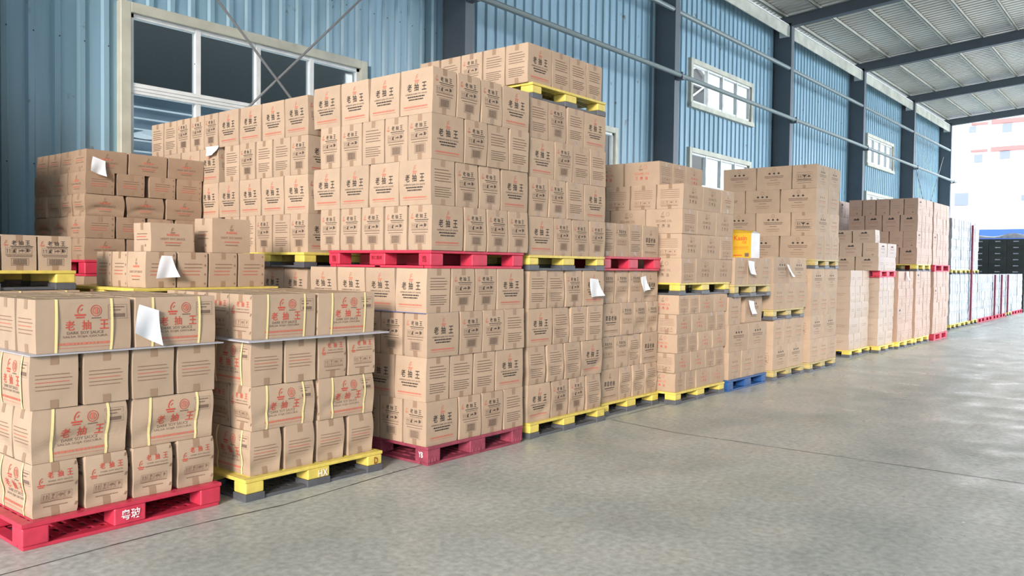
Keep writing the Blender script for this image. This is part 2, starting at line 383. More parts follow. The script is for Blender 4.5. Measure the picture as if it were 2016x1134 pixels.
        A.line(-w * .3, w * .3, -h * .28, .010, 'grey', 1)
    return A

KINDS = {   # style, wide, deep, high, body material, strapped, taped, name, noun
    'soy':      ('soy', .365, .270, .355, 'kraft', 0, 1, 'soy_sauce_carton'),
    'strap':    ('strapped', .545, .272, .300, 'kraft', 1, 1, 'strapped_carton'),
    'light':    ('light', .385, .282, .209, 'kraft_dull', 0, 1, 'light_soy_carton'),
    'lightb':   ('light', .300, .262, .283, 'kraft', 0, 1, 'light_soy_carton'),
    'lightc':   ('light', .350, .270, .225, 'kraft', 0, 1, 'light_soy_carton'),
    'lightd':   ('light', .360, .300, .285, 'kraft', 0, 1, 'light_soy_carton'),
    'smallsoy': ('soy', .360, .250, .262, 'kraft', 0, 1, 'soy_sauce_carton'),
    'mush':     ('mush', .365, .270, .352, 'kraft', 0, 1, 'mushroom_soy_carton'),
    'sesame':   ('sesame', .400, .262, .222, 'kraft', 0, 1, 'sesame_oil_carton'),
    'sesamer':  ('sesame', .490, .350, .285, 'kraft', 0, 1, 'sesame_oil_carton'),
    'sesameb':  ('sesamed', .490, .350, .285, 'kraft', 0, 1, 'sesame_oil_carton'),
    'large':    ('large', .570, .385, .362, 'kraft', 0, 1, 'large_carton'),
    'lowb':     ('bare', .420, .290, .262, 'kraft_pale', 0, 0, 'brown_carton'),
    'mid':      ('bare', .430, .300, .287, 'kraft_pale', 0, 0, 'brown_carton'),
    'low':      ('plain', .420, .290, .262, 'kraft_pale', 0, 0, 'brown_carton'),
    'far':      ('plain', .345, .272, .352, 'kraft_red', 0, 0, 'reddish_carton'),
    'white':    ('white', .300, .220, .262, 'white_card', 0, 0, 'white_carton'),
}
_mesh = {}
def deform(p, w, d, h, crush, seed):
    x, y, z = p; nx, ny, nz = 2 * x / w, 2 * y / d, 2 * z / h - 1
    r = random.Random(seed); ph = [r.uniform(0, 6.28) for _ in range(6)]
    k = (1 - nz * nz)
    pin = .004 + crush * .62
    sx = .5 * (1 + math.sin(nz * 2.6 + ph[0])); sy = .5 * (1 + math.sin(nz * 3.0 + ph[2] + nx)); fl = max(0, 1 - nz * nz) ** .6
    x -= nx * pin * (1 - fl * (.35 + .65 * sx) * (1 - .35 * ny * ny))
    y -= ny * pin * (1 - fl * (.35 + .65 * sy) * (1 - .35 * nx * nx))
    if crush > .01:      # sagging lower wall with a soft crease
        c = math.exp(-((nz + .45 + .25 * math.sin(nx * 2 + ph[1])) / .28) ** 2) * .016
        y -= ny * c * (1 - nx * nx); x -= nx * c * (1 - ny * ny)
    x += .0022 * math.sin(nz * 2 + ph[3]); y += .0022 * math.sin(nz * 2.2 + ph[4])
    z -= crush * .35 * (1 - nx * nx) * max(0, nz) ** 6 * .5
    return (x, y, z)
def carton_meshes(kind, var):
    key = (kind, var)
    if key in _mesh: return _mesh[key]
    style, w, d, h, mat, strapped, taped, name = KINDS[kind]
    crush = (0.0, .005, .019)[var % 3]; seed = var * 31 + len(kind)
    D = lambda p: deform(p, w, d, h, crush, seed)
    N = 16 if style in ('soy', 'strapped', 'mush', 'light', 'sesame', 'sesamed') else 5
    mb = MB(); i = 0
    faces = {'-y': (lambda s, t, o: (s, -d / 2 - o, t + h / 2), w, 'w'), '+y': (lambda s, t, o: (-s, d / 2 + o, t + h / 2), w, 'w'),
             '-x': (lambda s, t, o: (-w / 2 - o, -s, t + h / 2), d, 'a'), '+x': (lambda s, t, o: (w / 2 + o, s, t + h / 2), d, 'b')}
    def grid(fn, sx, sy):
        i = len(mb.v); k = mb.mi(mat)
        for b_ in range(N + 1):
            for a_ in range(N + 1): mb.v.append(D(fn(sx * (a_ / N - .5), sy * (b_ / N - .5), 0)))
        for b_ in range(N):
            for a_ in range(N): q = i + b_ * (N + 1) + a_; mb.f.append((q, q + 1, q + N + 2, q + N + 1)); mb.m.append(k)
    for fk, (fn, sx, fc) in faces.items(): grid(fn, sx, h)
    grid(lambda s, t, o: (s, t, h), w, d); grid(lambda s, t, o: (s, -t, 0), w, d)
    fine = mb
    for fk, (fn, sx, fc) in faces.items():
        A = art_for(style, fc, sx, h)
        for vs, fs, m, layer in A.items:
            i = len(mb.v); k = mb.mi(m); mb.v += [D(fn(x, y, .0018)) for x, y in vs]
            for f in fs: mb.f.append(tuple(i + q for q in f)); mb.m.append(k)
    body = mb.mesh(name)
    # packing tape
    tape = None
    if taped:
        tb = MB(); T = .024 if style != 'light' else .02; L = .055
        def strip(fn, x0, x1, y0, y1, n):
            for q in range(n):
                y_a = y0 + (y1 - y0) * q / n; y_b = y0 + (y1 - y0) * (q + 1) / n
                tb.poly([D(fn(x0, y_a, .0012)), D(fn(x1, y_a, .0012)), D(fn(x1, y_b, .0012)), D(fn(x0, y_b, .0012))], 'tape')
        tapes = []
        for s_ in (1, -1):                  # one strip over the top seam, one under the bottom seam, each lapping both ends
            tb = MB(); k = tb.mi('tape'); zt_ = h + .0006 if s_ > 0 else -.0002; LL = L if s_ > 0 else L * .9
            path = [(-w / 2 - .0012, (h - LL + LL * q / 4) if s_ > 0 else (LL - LL * q / 4)) for q in range(4)]
            path += [(-w / 2 - .0012 + (w + .0024) * q / 6, zt_) for q in range(7)]
            path += [(w / 2 + .0012, (h - LL * q / 4) if s_ > 0 else (LL * q / 4)) for q in range(1, 5)]
            for px, pz in path:
                for yy in (-T, T):
                    e = D((max(-w / 2, min(w / 2, px)), yy, max(0, min(h, pz)))); tb.v.append((e[0] + (px + w / 2 if px < -w / 2 else (px - w / 2 if px > w / 2 else 0)), e[1], e[2] + (pz - h if pz > h else (pz if pz < 0 else 0))))
            for q in range(len(path) - 1): tb.f.append((2 * q, 2 * q + 2, 2 * q + 3, 2 * q + 1)); tb.m.append(k)
            tapes.append(tb.mesh('packing_tape'))
        tape = tapes
    straps = []
    if strapped:
        for sx in (-.150, .168):
            sb = MB(); hw = .0078; path = []
            n = 8; sl = .006 if var % 2 else .003
            lean = .006 * math.sin(seed + sx * 20)
            for q in range(n + 1): t = q / n; path.append((sx + lean * t, -d / 2 - .004 - sl * math.sin(math.pi * t), h * t))
            for q in range(1, n): t = q / n; path.append((sx + lean * (1 - 2 * t), -d / 2 + d * t, h + .001 + .002 * math.sin(math.pi * t)))
            for q in range(n + 1): t = 1 - q / n; path.append((sx - lean * t, d / 2 + .004 + sl * math.sin(math.pi * t), h * t))
            path2 = []
            for p in path:
                e = D((p[0], max(-d / 2, min(d / 2, p[1])), max(0, min(h, p[2]))))
                path2.append((e[0], e[1] + (p[1] + d / 2 if p[1] < -d / 2 else (p[1] - d / 2 if p[1] > d / 2 else 0)), e[2] + max(0, p[2] - h)))
            for q in range(len(path2) - 1):
                A0, B0 = path2[q], path2[q + 1]
                sb.poly([(A0[0] - hw, A0[1], A0[2]), (A0[0] + hw, A0[1], A0[2]), (B0[0] + hw, B0[1], B0[2]), (B0[0] - hw, B0[1], B0[2])], 'strap')
            me = sb.mesh('strap'); straps.append(me)
    _mesh[key] = (body, tape, straps); return _mesh[key]

def carton(kind, face, left, x, y, z, wx, dy, var, label, group, rz=0.0, parts=True, hz=None):
    """face: what the front (-Y) shows; left only matters for a wide front. x,y centre of footprint, wx/dy footprint"""
    style, w, d, h, mat, strapped, taped, name = KINDS[kind]
    if face == 'w': rot = 0 if left != 'b' else math.pi; sc = (wx / w, dy / d)
    elif face == 'a': rot = math.pi / 2; sc = (dy / w, wx / d)
    else: rot = -math.pi / 2; sc = (dy / w, wx / d)
    body, tape, straps = carton_meshes(kind, var)
    o = bpy.data.objects.new(name, body); COL.objects.link(o)
    o.location = (x, y, z); o.rotation_euler = (0, 0, rot + rz); o.scale = (sc[0], sc[1], (hz - .0012) / h if hz else 1)
    tag(o, label, 'box', group)
    if parts:
        for tm in tape or []:
            t = bpy.data.objects.new('packing_tape', tm); COL.objects.link(t); t.parent = o
        for me in straps:
            t = bpy.data.objects.new('strap', me); COL.objects.link(t); t.parent = o; t['label'] = 'pale yellow plastic strap'
    return o

ORD = ['first', 'second', 'third', 'fourth', 'fifth', 'sixth', 'seventh', 'eighth', 'ninth']
FACE = {'soy': {'w': 'logo-side', 'a': 'barcode-end', 'b': 'text-end'}, 'strapped': {'w': 'strapped logo-side', 'a': 'red-printed end-on', 'b': 'plain-text end-on'},
        'mush': {'w': 'large-character', 'a': 'small-character', 'b': 'text-end'}, 'sesamed': {'w': 'brown-lettered', 'a': 'icon-end', 'b': 'small-print'}, 'bare': {'w': 'wide', 'a': 'narrow', 'b': 'narrow'}, 'sesame': {'w': 'red-lettered', 'a': 'icon-end', 'b': 'small-print'},
        'light': {'w': 'logo-side', 'a': 'taped-end', 'b': 'taped-end'}, 'large': {'w': 'wide-faced', 'a': 'narrow-faced', 'b': 'narrow-faced'},
        'plain': {'w': 'wide', 'a': 'narrow', 'b': 'narrow'}, 'white': {'w': 'white', 'a': 'white', 'b': 'white'}}
def stack(desc, kind, u0, u1, v, z0, layers, lh=None, top_rows=0, vars_=(0, 1), parts=True, jit=.006, topname=None, noun=None, crush_low=False, lean=0.0):
    """layers bottom to top: (front string, left string[, shift]); front chars w/v/a/b (v: wide with text end to the left), left chars w/a/b back from the corner"""
    style, w, d, h, mat, strapped, taped, name = KINDS[kind]
    h_ = lh or h; n = len(layers); group = 'cartons of the ' + desc
    nn = noun or ('carton')
    for li, L in enumerate(layers):
        front, left = L[0], L[1]; sh = L[2] if len(L) > 2 else 0.0
        z = z0 + li * h_ * 1.0
        lname = 'bottom' if li == 0 and n > 1 else ('top' if li == n - 1 and n > 1 else ('only' if n == 1 else ORD[li]))
        nat = [(w if c in 'wv' else d) for c in front]; tot = sum(nat); gap = .020 if strapped else .013; sc = (u1 - u0 - gap * (len(front) - 1)) / tot
        x = u0 + sh; cd = 0; lo = random.uniform(-.004, .010)
        for i, c in enumerate(front):
            wx = nat[i] * sc; dy = d if c in 'wv' else w
            var = random.choice(vars_)
            if crush_low and li <= 1: var = 2
            f = 'w' if c in 'wv' else c
            y = v + dy / 2 + random.uniform(0, jit) + lo
            pos = ORD[i] + ' from left' if len(front) > 1 else 'alone'
            lab = '%s %s, %s, %s layer, %s' % (FACE[style][f], nn, pos, lname, desc)
            carton(kind, f, 'b' if c == 'v' else 'a', x + wx / 2, y, z, wx, dy, var, lab, group, math.radians(random.uniform(-.8, .8)), parts, h_)
            x += wx + gap
            if i == 0: cd = dy
        y = v + cd + .016
        for i, c in enumerate(left):
            wx, dy = (d, w) if c == 'w' else (w, d)
            var = random.choice(vars_)
            if crush_low and li <= 1: var = 2
            ff = {'w': random.choice('ab'), 'a': 'w', 'b': 'w'}[c]
            lab = '%s %s, %s back on left, %s layer, %s' % (FACE[style][c], nn, ORD[i + 1], lname, desc)
            carton(kind, ff, c, u0 + sh + wx / 2 + random.uniform(0, jit), y + dy / 2, z, wx, dy, var, lab, group, math.radians(random.uniform(-.5, .5)), parts, h_)
            y += dy + .012
    return z0 + n * h_

# ------------------------------------------------------------------ pallets
_pal = {}
def pallet(label, style, u0, v0, z0, L=1.2, Dp=1.2, h=.145, marks=()):
    key = (style, round(L, 3), round(Dp, 3), round(h, 3))
    top, base = {'red': ('redp', 'redp'), 'maroon': ('maroonp', 'maroonp'), 'yellow': ('yelp', 'greyp'), 'worn': ('dullyelp', 'greyp'), 'blue': ('bluep', 'bluep')}[style]
    r = empty('plastic_pallet', (u0, v0, z0))
    if key not in _pal:
        dk = MB(); t = .024
        dk.box(0, L, 0, .06, h - t, h, top); dk.box(0, L, Dp - .06, Dp, h - t, h, top); dk.box(0, .06, .06, Dp - .06, h - t, h, top); dk.box(L - .06, L, .06, Dp - .06, h - t, h, top)
        n = 16
        for i in range(n): x = .06 + (L - .12) * (i + .2) / n; dk.box(x, x + (L - .12) / n * .6, .06, Dp - .06, h - t * .8, h - .001, top)
        n = 9
        for i in range(n): y = .06 + (Dp - .12) * (i + .3) / n; dk.box(.06, L - .06, y, y + (Dp - .12) / n * .35, h - t, h - .003, top)
        bs = MB(); hb = .022
        for y in (0, Dp / 2 - .05, Dp - .1): bs.box(.012, L - .012, y + .012, y + .088, 0, hb, base)
        for i in range(13): x = .11 + (L - .22) * (i + .25) / 13; bs.box(x, x + .045, .1, Dp - .1, .003, hb - .004, base)
        for i in range(8): y = .11 + (Dp - .22) * (i + .3) / 8; bs.box(.1, L - .1, y, y + .04, .004, hb - .005, base)
        for x in (0, L / 2 - .05, L - .1): bs.box(x + .012, x + .088, .1, Dp - .1, .001, hb - .001, base)
        ft = MB(); zb = hb if base == top else .05
        feet = []
        for ix, x in enumerate((0, L / 2 - .1, L - .15)):
            for iy, y in enumerate((0, Dp / 2 - .1, Dp - .15)):
                wx = .2 if ix == 1 else .15; wy = .2 if iy == 1 else .15
                if ix == 1 and iy == 1: x -= .14; y -= .14; wx = wy = .48  # centre foot made oversized to keep the pallet openings dark
                f = MB(); f.box(x + .004, x + wx - .004, y + .004, y + wy - .004, zb, h - t, top, taper=-.0 if ix == 1 else 0)
                for q in range(4 if style == 'maroon' else 0):
                    f.box(x + wx * (.12 + .22 * q), x + wx * (.20 + .22 * q), y + .001, y + wy - .001, zb, zb + .035, top)
                feet.append(f.mesh('foot'))
                if base != top: bs.box(x, x + wx, y, y + wy, 0.0, zb, base)
        dm = dk.mesh('deck'); bm_ = bs.mesh('base_frame'); _pal[key] = (dm, bm_, feet)
    dm, bm_, feet = _pal[key]
    o = bpy.data.objects.new('deck', dm); COL.objects.link(o); o.parent = r; bevel(o, .004, 2)
    o = bpy.data.objects.new('base_frame', bm_); COL.objects.link(o); o.parent = r; bevel(o, .004, 2)
    if base != top: o['label'] = 'dark grey plastic base'
    for f in feet: o = bpy.data.objects.new('foot', f); COL.objects.link(o); o.parent = r; bevel(o, .010, 3)
    for txt, side, pos, wid, hei, zc, mat in marks:
        vs, fs = glyphs(txt, .01); mb = MB(); k = mb.mi(mat)
        if side == 'front': mb.v = [(pos - wid / 2 + wid * x, -.0035, zc - hei / 2 + hei * y) for x, y in vs]
        else: mb.v = [(-.0035, pos + wid / 2 - wid * x, zc - hei / 2 + hei * y) for x, y in vs]
        mb.f = list(fs); mb.m = [0] * len(fs); o = mb.build('painted_letters', r)
    tag(r, label, 'pallet', 'plastic pallets'); del r['group']
    return r
def sheet(label, x0, x1, y0, y1, z, t, mat, name='divider_board'):
    mb = MB(); n = 8
    for i in range(n):
        a_, b_ = x0 + (x1 - x0) * i / n, x0 + (x1 - x0) * (i + 1) / n
        mb.box(a_, b_, y0, y1, z, z + t, mat)
    return tag(mb.build(name), label, 'board')
def paper(label, pts, v, side='front', lift=.006):
    """a curled sheet hung on a carton: pts (along, z) outline, 4 corners tl tr br bl"""
    tl, tr, br, bl = pts; n = 12; mb = MB(); k = mb.mi('paper')
    for off in (0, .0009):
        i0 = len(mb.v)
        for j in range(n + 1):
            t = j / n
            for i in range(n + 1):
                s = i / n
                a_ = (tl[0] * (1 - s) + tr[0] * s) * (1 - t) + (bl[0] * (1 - s) + br[0] * s) * t
                z = (tl[1] * (1 - s) + tr[1] * s) * (1 - t) + (bl[1] * (1 - s) + br[1] * s) * t
                cu = lift + .030 * t * t + .012 * math.sin(s * 5 + t * 2) * t + off + .006 * abs(s - .5) * t
                mb.v.append((a_, v - cu, z) if side == 'front' else (v - cu, a_, z))
        for j in range(n):
            for i in range(n): q = i0 + j * (n + 1) + i; mb.f.append((q, q + 1, q + n + 2, q + n + 1)); mb.m.append(k)
    o = tag(mb.build('paper_note'), label, 'paper'); o.data.polygons.foreach_set('use_smooth', [True] * len(o.data.polygons)); return o

# ================================================================== THE SETTING
mb = MB(); mb.poly([(-12, -14, 0), (120, -14, 0), (120, 9.7, 0), (-12, 9.7, 0)], 'floor'); tag(mb.build('floor'), kind='structure')
mb = MB(); mb.poly([(44.6, 9.7, -.01), (120, 9.7, -.01), (120, 60, -.01), (44.6, 60, -.01)], 'floor'); tag(mb.build('floor_outdoors'), kind='structure')
# wavy saw-cut joint lines
def joint(pts, w=.010, name='floor_joint'):
    mb = MB(); P = []
    for (a_, b_) in zip(pts, pts[1:]):
        n = max(2, int((Vector(b_) - Vector(a_)).length / .25))
        P += [Vector(a_).lerp(Vector(b_), i / n) for i in range(n)]
    P.append(Vector(pts[-1])); d = (P[-1] - P[0]).normalized(); nn = Vector((-d.y, d.x))
    P = [p + nn * random.uniform(-.006, .006) for p in P]
    for p, q in zip(P, P[1:]):
        ww = w * random.uniform(.5, 1.2)
        mb.poly([(p.x - nn.x * ww / 2, p.y - nn.y * ww / 2, .002), (q.x - nn.x * ww / 2, q.y - nn.y * ww / 2, .002), (q.x + nn.x * ww / 2, q.y + nn.y * ww / 2, .002), (p.x + nn.x * ww / 2, p.y + nn.y * ww / 2, .002)], 'dark')
    tag(mb.build('trim_%d' % joint.n), kind='structure'); joint.n += 1
joint.n = 1
joint([(-3, 4.55), (1.5, 4.59), (2.4, 4.62), (3.2, 4.56), (4.4, 4.66), (44, 4.34)], .009)
joint([(7.24, 4.6), (7.1, 3.8), (7.19, .9), (7.2, -12)], .010)
joint([(21.0, 4.3), (21.0, -12)], .010)
mb = MB()
for _ in range(16):
    x, y = random.uniform(3, 25), random.uniform(0, 4.2); r_ = random.uniform(.006, .014)
    mb.poly([(x + r_ * math.cos(t) * 1.5, y + r_ * math.sin(t), .003) for t in [q * math.tau / 6 for q in range(6)]], 'white')
tag(mb.build('floor_litter'), 'specks of pale litter scattered on the grey concrete floor', 'litter', kind='stuff')

WV = 9.5; WH = 8.75
BAY = [2.80 + 6.86 * k for k in range(-2, 7)]           # column lines
WINS = [(4.44, 8.0, 2.15, 4.52), (11.3, 14.9, 2.15, 4.48), (18.18, 21.8, 5.52, 6.63), (18.18, 21.75, 2.15, 4.48), (32.3, 35.85, 5.52, 6.66), (32.3, 35.85, 2.15, 4.50)]
def sheet_wall():
    mb = MB(); P = .26; x = -11.0
    prof = [(0, 0), (.150, 0), (.172, .034), (.228, .034), (.25, 0), (.26, 0)]
    while x < 44.1:
        for (xa, ya), (xb, yb) in zip(prof, prof[1:]):
            a_, b_ = x + xa, x + xb; c = (a_ + b_) / 2
            holes = sorted((z0, z1) for (w0, w1, z0, z1) in WINS if w0 < c < w1); z = 0
            for z0, z1 in holes + [(WH, None)]:
                if z0 > z: mb.poly([(a_, WV - ya, z), (b_, WV - yb, z), (b_, WV - yb, z0), (a_, WV - ya, z0)], 'wall')
                z = z1
        x += P
    mb.poly([(-11, WV + .06, 0), (-11, WV + .06, 0.01), (44.2, WV + .06, .01), (44.2, WV + .06, 0)], 'wall')
    o = mb.build('wall_back'); tag(o, kind='structure')
    # screws
    sb = MB()
    for xx in [2.8 + .26 * i for i in range(27)]:
        for zz in (2.6, 4.0, 5.3): sb.box(xx + .195, xx + .207, WV - .040, WV - .034, zz, zz + .012, 'dark')
    s = sb.build('screws', o); s['kind'] = 'stuff'
sheet_wall()
mb = MB(); x = -2.0  # unseen wall added to keep daylight off the near carton fronts
while x < 22.5:
    for (xa, ya), (xb, yb) in zip(((0, 0), (.15, 0), (.17, .03), (.23, .03), (.26, 0)), ((.15, 0), (.17, .03), (.23, .03), (.26, 0), (.26, 0))):
        mb.poly([(x + xb, -9.0 + yb, 0), (x + xa, -9.0 + ya, 0), (x + xa, -9.0 + ya, 9.9), (x + xb, -9.0 + yb, 9.9)], 'wall')
    x += .26
tag(mb.build('shade_wall_front'), kind='structure')
# windows
def window(i, w0, w1, z0, z1, panes, transom=None, thick=.09, open_first=False):
    r = empty('window_%d' % i, (w0, WV, z0)); tag(r, kind='structure')
    f = MB(); y0, y1 = -.10, .06; Wd = w1 - w0; H = z1 - z0
    f.box(-.03, thick, y0, y1, -.03, H + .03, 'cream'); f.box(Wd - thick, Wd + .03, y0, y1, -.03, H + .03, 'cream'); f.box(thick, Wd - thick, y0, y1, H - thick, H + .03, 'cream'); f.box(-.05, Wd + .05, y0 - .03, y1, -.05, thick * .7, 'cream')
    bevel(f.build('outer_frame', r), .006)
    m = MB(); m.box(thick, thick + .05, -.05, .03, thick, H - thick, 'white'); m.box(Wd - thick - .05, Wd - thick, -.05, .03, thick, H - thick, 'white')
    m.box(thick, Wd - thick, -.05, .03, H - thick - .045, H - thick, 'white'); m.box(thick, Wd - thick, -.05, .03, thick, thick + .05, 'white')
    for k in range(1, panes):
        x = thick + (Wd - 2 * thick) * k / panes; m.box(x - .032, x + .032, -.06, .03, thick, H - thick, 'white')
    if transom is not None:
        t = transom - z0; m.box(thick, Wd - thick, -.07, .035, t - .06, t + .06, 'white')
        for q in (-.02, .02): m.box(thick, Wd - thick, -.078, -.068, t + q - .006, t + q + .006, 'white')
    m.build('sash_bars', r)
    for k in range(panes):
        x0 = thick + (Wd - 2 * thick) * k / panes + .03; x1 = thick + (Wd - 2 * thick) * (k + 1) / panes - .03
        if open_first and k == 0: continue
        g = MB(); g.poly([(x0, -.004, thick + .03), (x1, -.004, thick + .03), (x1, -.004, H - thick - .03), (x0, -.004, H - thick - .03)], 'glass'); g.build('glass_pane', r)
    return r
window(1, *WINS[0], 4, transom=3.58); window(2, *WINS[1], 4, transom=3.58)
window(3, *WINS[2], 4, open_first=True); window(4, *WINS[3], 4, transom=3.58); window(5, *WINS[4], 4); window(6, *WINS[5], 4, transom=3.58)
# columns, rafters, purlins, roof
def steel_col(x, label):
    mb = MB(); w = .21; y0, y1 = 8.96, 9.46
    mb.box(x, x + w, y0, y0 + .02, 0, 8.62, 'steel'); mb.box(x, x + w, y1 - .02, y1, 0, 8.62, 'steel'); mb.box(x + .012, x + .03, y0 + .02, y1 - .02, 0, 8.62, 'steel')
    mb.box(x, x + w, y0 - .04, y1, .0, .02, 'steel')
    return tag(mb.build('steel_column'), label, 'column')
names = ['outside left', '', 'behind the tallest carton stack', 'with the pipe bracket, left of the open high window', 'right of the high open window', 'between the plain bay and far window bay', 'right of the farthest high window', 'at the open far end of the wall']
for k in range(6):
    x = 9.65 + 6.86 * k
    steel_col(x, 'dark steel column ' + ['behind the tallest carton stack', 'just left of the first high window', 'just right of the first high window', 'just left of the farthest high window', 'just right of the farthest high window', 'at the open far end of the hall'][k])
steel_col(2.79, 'dark steel column hidden at the near left wall'); steel_col(-4.07, 'dark steel column beyond the left edge of view')
SL = .075
def rz(y): return 8.50 + SL * (9.3 - y)
for k, x in enumerate([-4.07, 2.79] + [9.65 + 6.86 * q for q in range(6)]):
    mb = MB(); y0, y1 = 9.46, -12.0; h = .30; w = .21
    def beam(za, zb, xa, xb): 
        i = len(mb.v); kk = mb.mi('steel')
        for y in (y0, y1):
            for xx, zz in ((xa, za), (xb, za), (xb, zb), (xa, zb)): mb.v.append((xx, y, rz(y) + zz))
        for q in range(4): mb.f.append((i + q, i + (q + 1) % 4, i + 4 + (q + 1) % 4, i + 4 + q)); mb.m.append(kk)
        mb.f += [(i, i + 3, i + 2, i + 1), (i + 4, i + 5, i + 6, i + 7)]; mb.m += [kk, kk]
    beam(0, .022, x, x + w); beam(h - .022, h, x, x + w); beam(.022, h - .022, x + .012, x + .03)
    o = mb.build('roof_beam'); tag(o, 'dark steel roof beam ' + ['far behind the camera side', 'over the near left bay', 'over the tallest carton stack', 'nearest in the upper right corner', 'second nearest crossing the ceiling', 'third nearest crossing the ceiling', 'fourth, next to the far opening beam', 'at the open far end of the roof'][k], 'beam')
for k in range(22):
    y = 9.2 - .96 * k; z = rz(y) + .30
    if y < -11.5: break
    mb = MB()
    mb.box(-7.0, 44.4, y - .035, y + .035, z, z + .012, 'purlin'); mb.box(-7.0, 44.4, y - .035, y - .025, z, z + .11, 'purlin'); mb.box(-7.0, 44.4, y - .035, y + .035, z + .098, z + .11, 'purlin')
    tag(mb.build('ceiling_purlin'), 'galvanised purlin under the roof, %s from the blue wall' % (['nearest', 'second', 'third', 'fourth', 'fifth', 'sixth', 'seventh', 'eighth', 'ninth', 'tenth', 'eleventh', 'twelfth', 'thirteenth', 'fourteenth', 'fifteenth', 'sixteenth', 'seventeenth', 'eighteenth', 'nineteenth', 'twentieth', 'twenty-first', 'twenty-second'])[k], 'purlin')
mb = MB(); x = -7.2
prof = [(0, 0), (.09, 0), (.11, .055), (.205, .055), (.225, 0), (.24, 0)]
while x < 44.6:
    for (xa, za), (xb, zb) in zip(prof, prof[1:]):
        mb.poly([(x + xa, 9.75, rz(9.75) + .412 + za), (x + xb, 9.75, rz(9.75) + .412 + zb), (x + xb, -12, rz(-12) + .412 + zb), (x + xa, -12, rz(-12) + .412 + za)], 'roof')
    x += .24
tag(mb.build('ceiling'), kind='structure')
for k, x in enumerate([2.79 - 6.86, 2.79] + [9.65 + 6.86 * q for q in range(5)]):
    mb = MB(); mb.box(x + .22, x + 6.84, 9.05, 9.075, 8.22, 8.56, 'gutter'); mb.box(x + .22, x + 6.84, 9.02, 9.05, 8.53, 8.56, 'white')
    mb.box(x + 6.80, x + 6.84, 9.02, 9.3, 8.22, 8.56, 'white')
    tag(mb.build('gutter_board'), 'weathered pale gutter board on the wall top, ' + ['out of view', 'near left bay', 'bay of the tallest stack', 'above the first high window', 'above the windowless bay', 'above the farthest high window', 'last bay before the opening'][k], 'gutter')
# side wall of the previous building section behind the camera stays open
# pipes
mb = MB(); mb.tube((-8, 8.84, 5.85), (44.6, 8.84, 5.85), .052, 'pipe', 12); r = mb.build('long_wall_pipe'); tag(r, 'long dark green-grey pipe running across the fronts of all columns', 'pipe')
for k in range(6):
    b_ = MB(); x = 9.65 + 6.86 * k + .03; b_.box(x, x + .12, 8.78, 8.96, 5.76, 5.80, 'steel'); b_.box(x, x + .03, 8.78, 8.82, 5.80, 5.92, 'steel'); b_.build('bracket', r)
for k in range(6):
    x = 2.79 + 6.86 * k; mb = MB(); mb.tube((x + .2, 9.02, 7.33), (x + 6.86 + (-.25 if k < 0 else .02), 9.02, 7.33), .055, 'pipe', 10)
    tag(mb.build('bay_tube'), 'grey tube spanning high between two columns, ' + ['near left bay', 'bay of the tallest stack', 'above the first high window', 'above the windowless bay', 'above the farthest high window', 'last bay before the opening'][k], 'pipe')
def rods(x0, where):
    for nm, p, q in (('falling to the right', (x0 + .2, 9.2, 7.15), (x0 + 6.6, 9.2, 1.05)), ('rising to the right', (x0 + .2, 9.23, .6), (x0 + 6.6, 9.23, 7.0))):
        mb = MB(); mb.tube(p, q, .016, 'rod', 6); tag(mb.build('brace_rod'), 'thin steel brace rod %s, %s' % (nm, where), 'rod')
rods(2.79, 'crossing in front of the large left window'); rods(9.65 + 6.86 * 4, 'in the last bay before the opening')

# outdoors: neighbour building seen through the left window, bright block beyond the open end
nb = empty('neighbour_building', (0, 14, 0)); tag(nb, 'dark clad neighbouring building seen through the large left window', 'building')
mb = MB(); mb.box(-2, 24, 0, .3, 4.45, 9, 'dark'); mb.build('upper_cladding', nb)
mb = MB(); mb.box(-2, 24, .12, .3, 0, 4.45, 'slate'); mb.build('lower_wall', nb)
for i in range(13):
    mb = MB(); z = 1.95 + i * .19; x0 = random.choice([-2, 3, 6.6]); mb.box(x0, 24, .06, .12, z, z + .022, 'whitewall'); mb.build('light_slat', nb)
mb = MB()
for i in range(10):
    t = i * math.tau / 10
pts = [(7.0 + .26 * math.cos(t), .0, 3.75 + .05 * math.sin(t)) for t in [q * math.tau / 20 for q in range(20)]]
mb.poly([(x, -.35, z) for x, y, z in reversed(pts)], 'whitewall')
for p, q in zip(pts, pts[1:] + pts[:1]): mb.poly([(p[0], -.35, p[2]), (q[0], -.35, q[2]), (q[0], .12, q[2]), (p[0], .12, p[2])], 'whitewall')
mb.build('round_lamp', nb)
sb = empty('dark_sash_panel', (24.4, 11.0, 0)); tag(sb, 'dark panel with thin trusses standing in for the dark behind the open sash', 'panel')
mb = MB(); mb.box(0, 1.75, 2.0, 2.3, 0, 10, 'dark'); mb.build('dark_panel', sb)  # dark panel added for the darkness behind the open sash
mb = MB(); 
for (p, q) in (((0.1, 1.9, 7.0), (1.6, 1.9, 7.8)), ((.1, 1.9, 7.7), (1.7, 1.9, 7.7)), ((.1, 1.9, 8.0), (1.5, 1.9, 8.5)), ((.4, 1.9, 8.6), (1.6, 1.9, 8.1))): mb.tube(p, q, .03, 'white', 6)
mb.build('truss_bars', sb)
tb = empty('white_apartment_block', (90, -12, 0)); tag(tb, 'bright white apartment block with pink bands beyond the open end', 'building')
mb = MB(); mb.box(0, 6, -60, 66, 0, 40, 'whitewall'); mb.build('wall', tb)
def apx(y0, y1, z0, z1, nm, mat, t=.25): m = MB(); m.box(-t, 0, y0 + 12, y1 + 12, z0, z1, mat); return m.build(nm, tb)
apx(11.5, 14.9, 15.55, 15.95, 'pink_band', 'pinkband'); apx(15.2, 16.6, 15.6, 15.8, 'pink_band', 'pinkband')
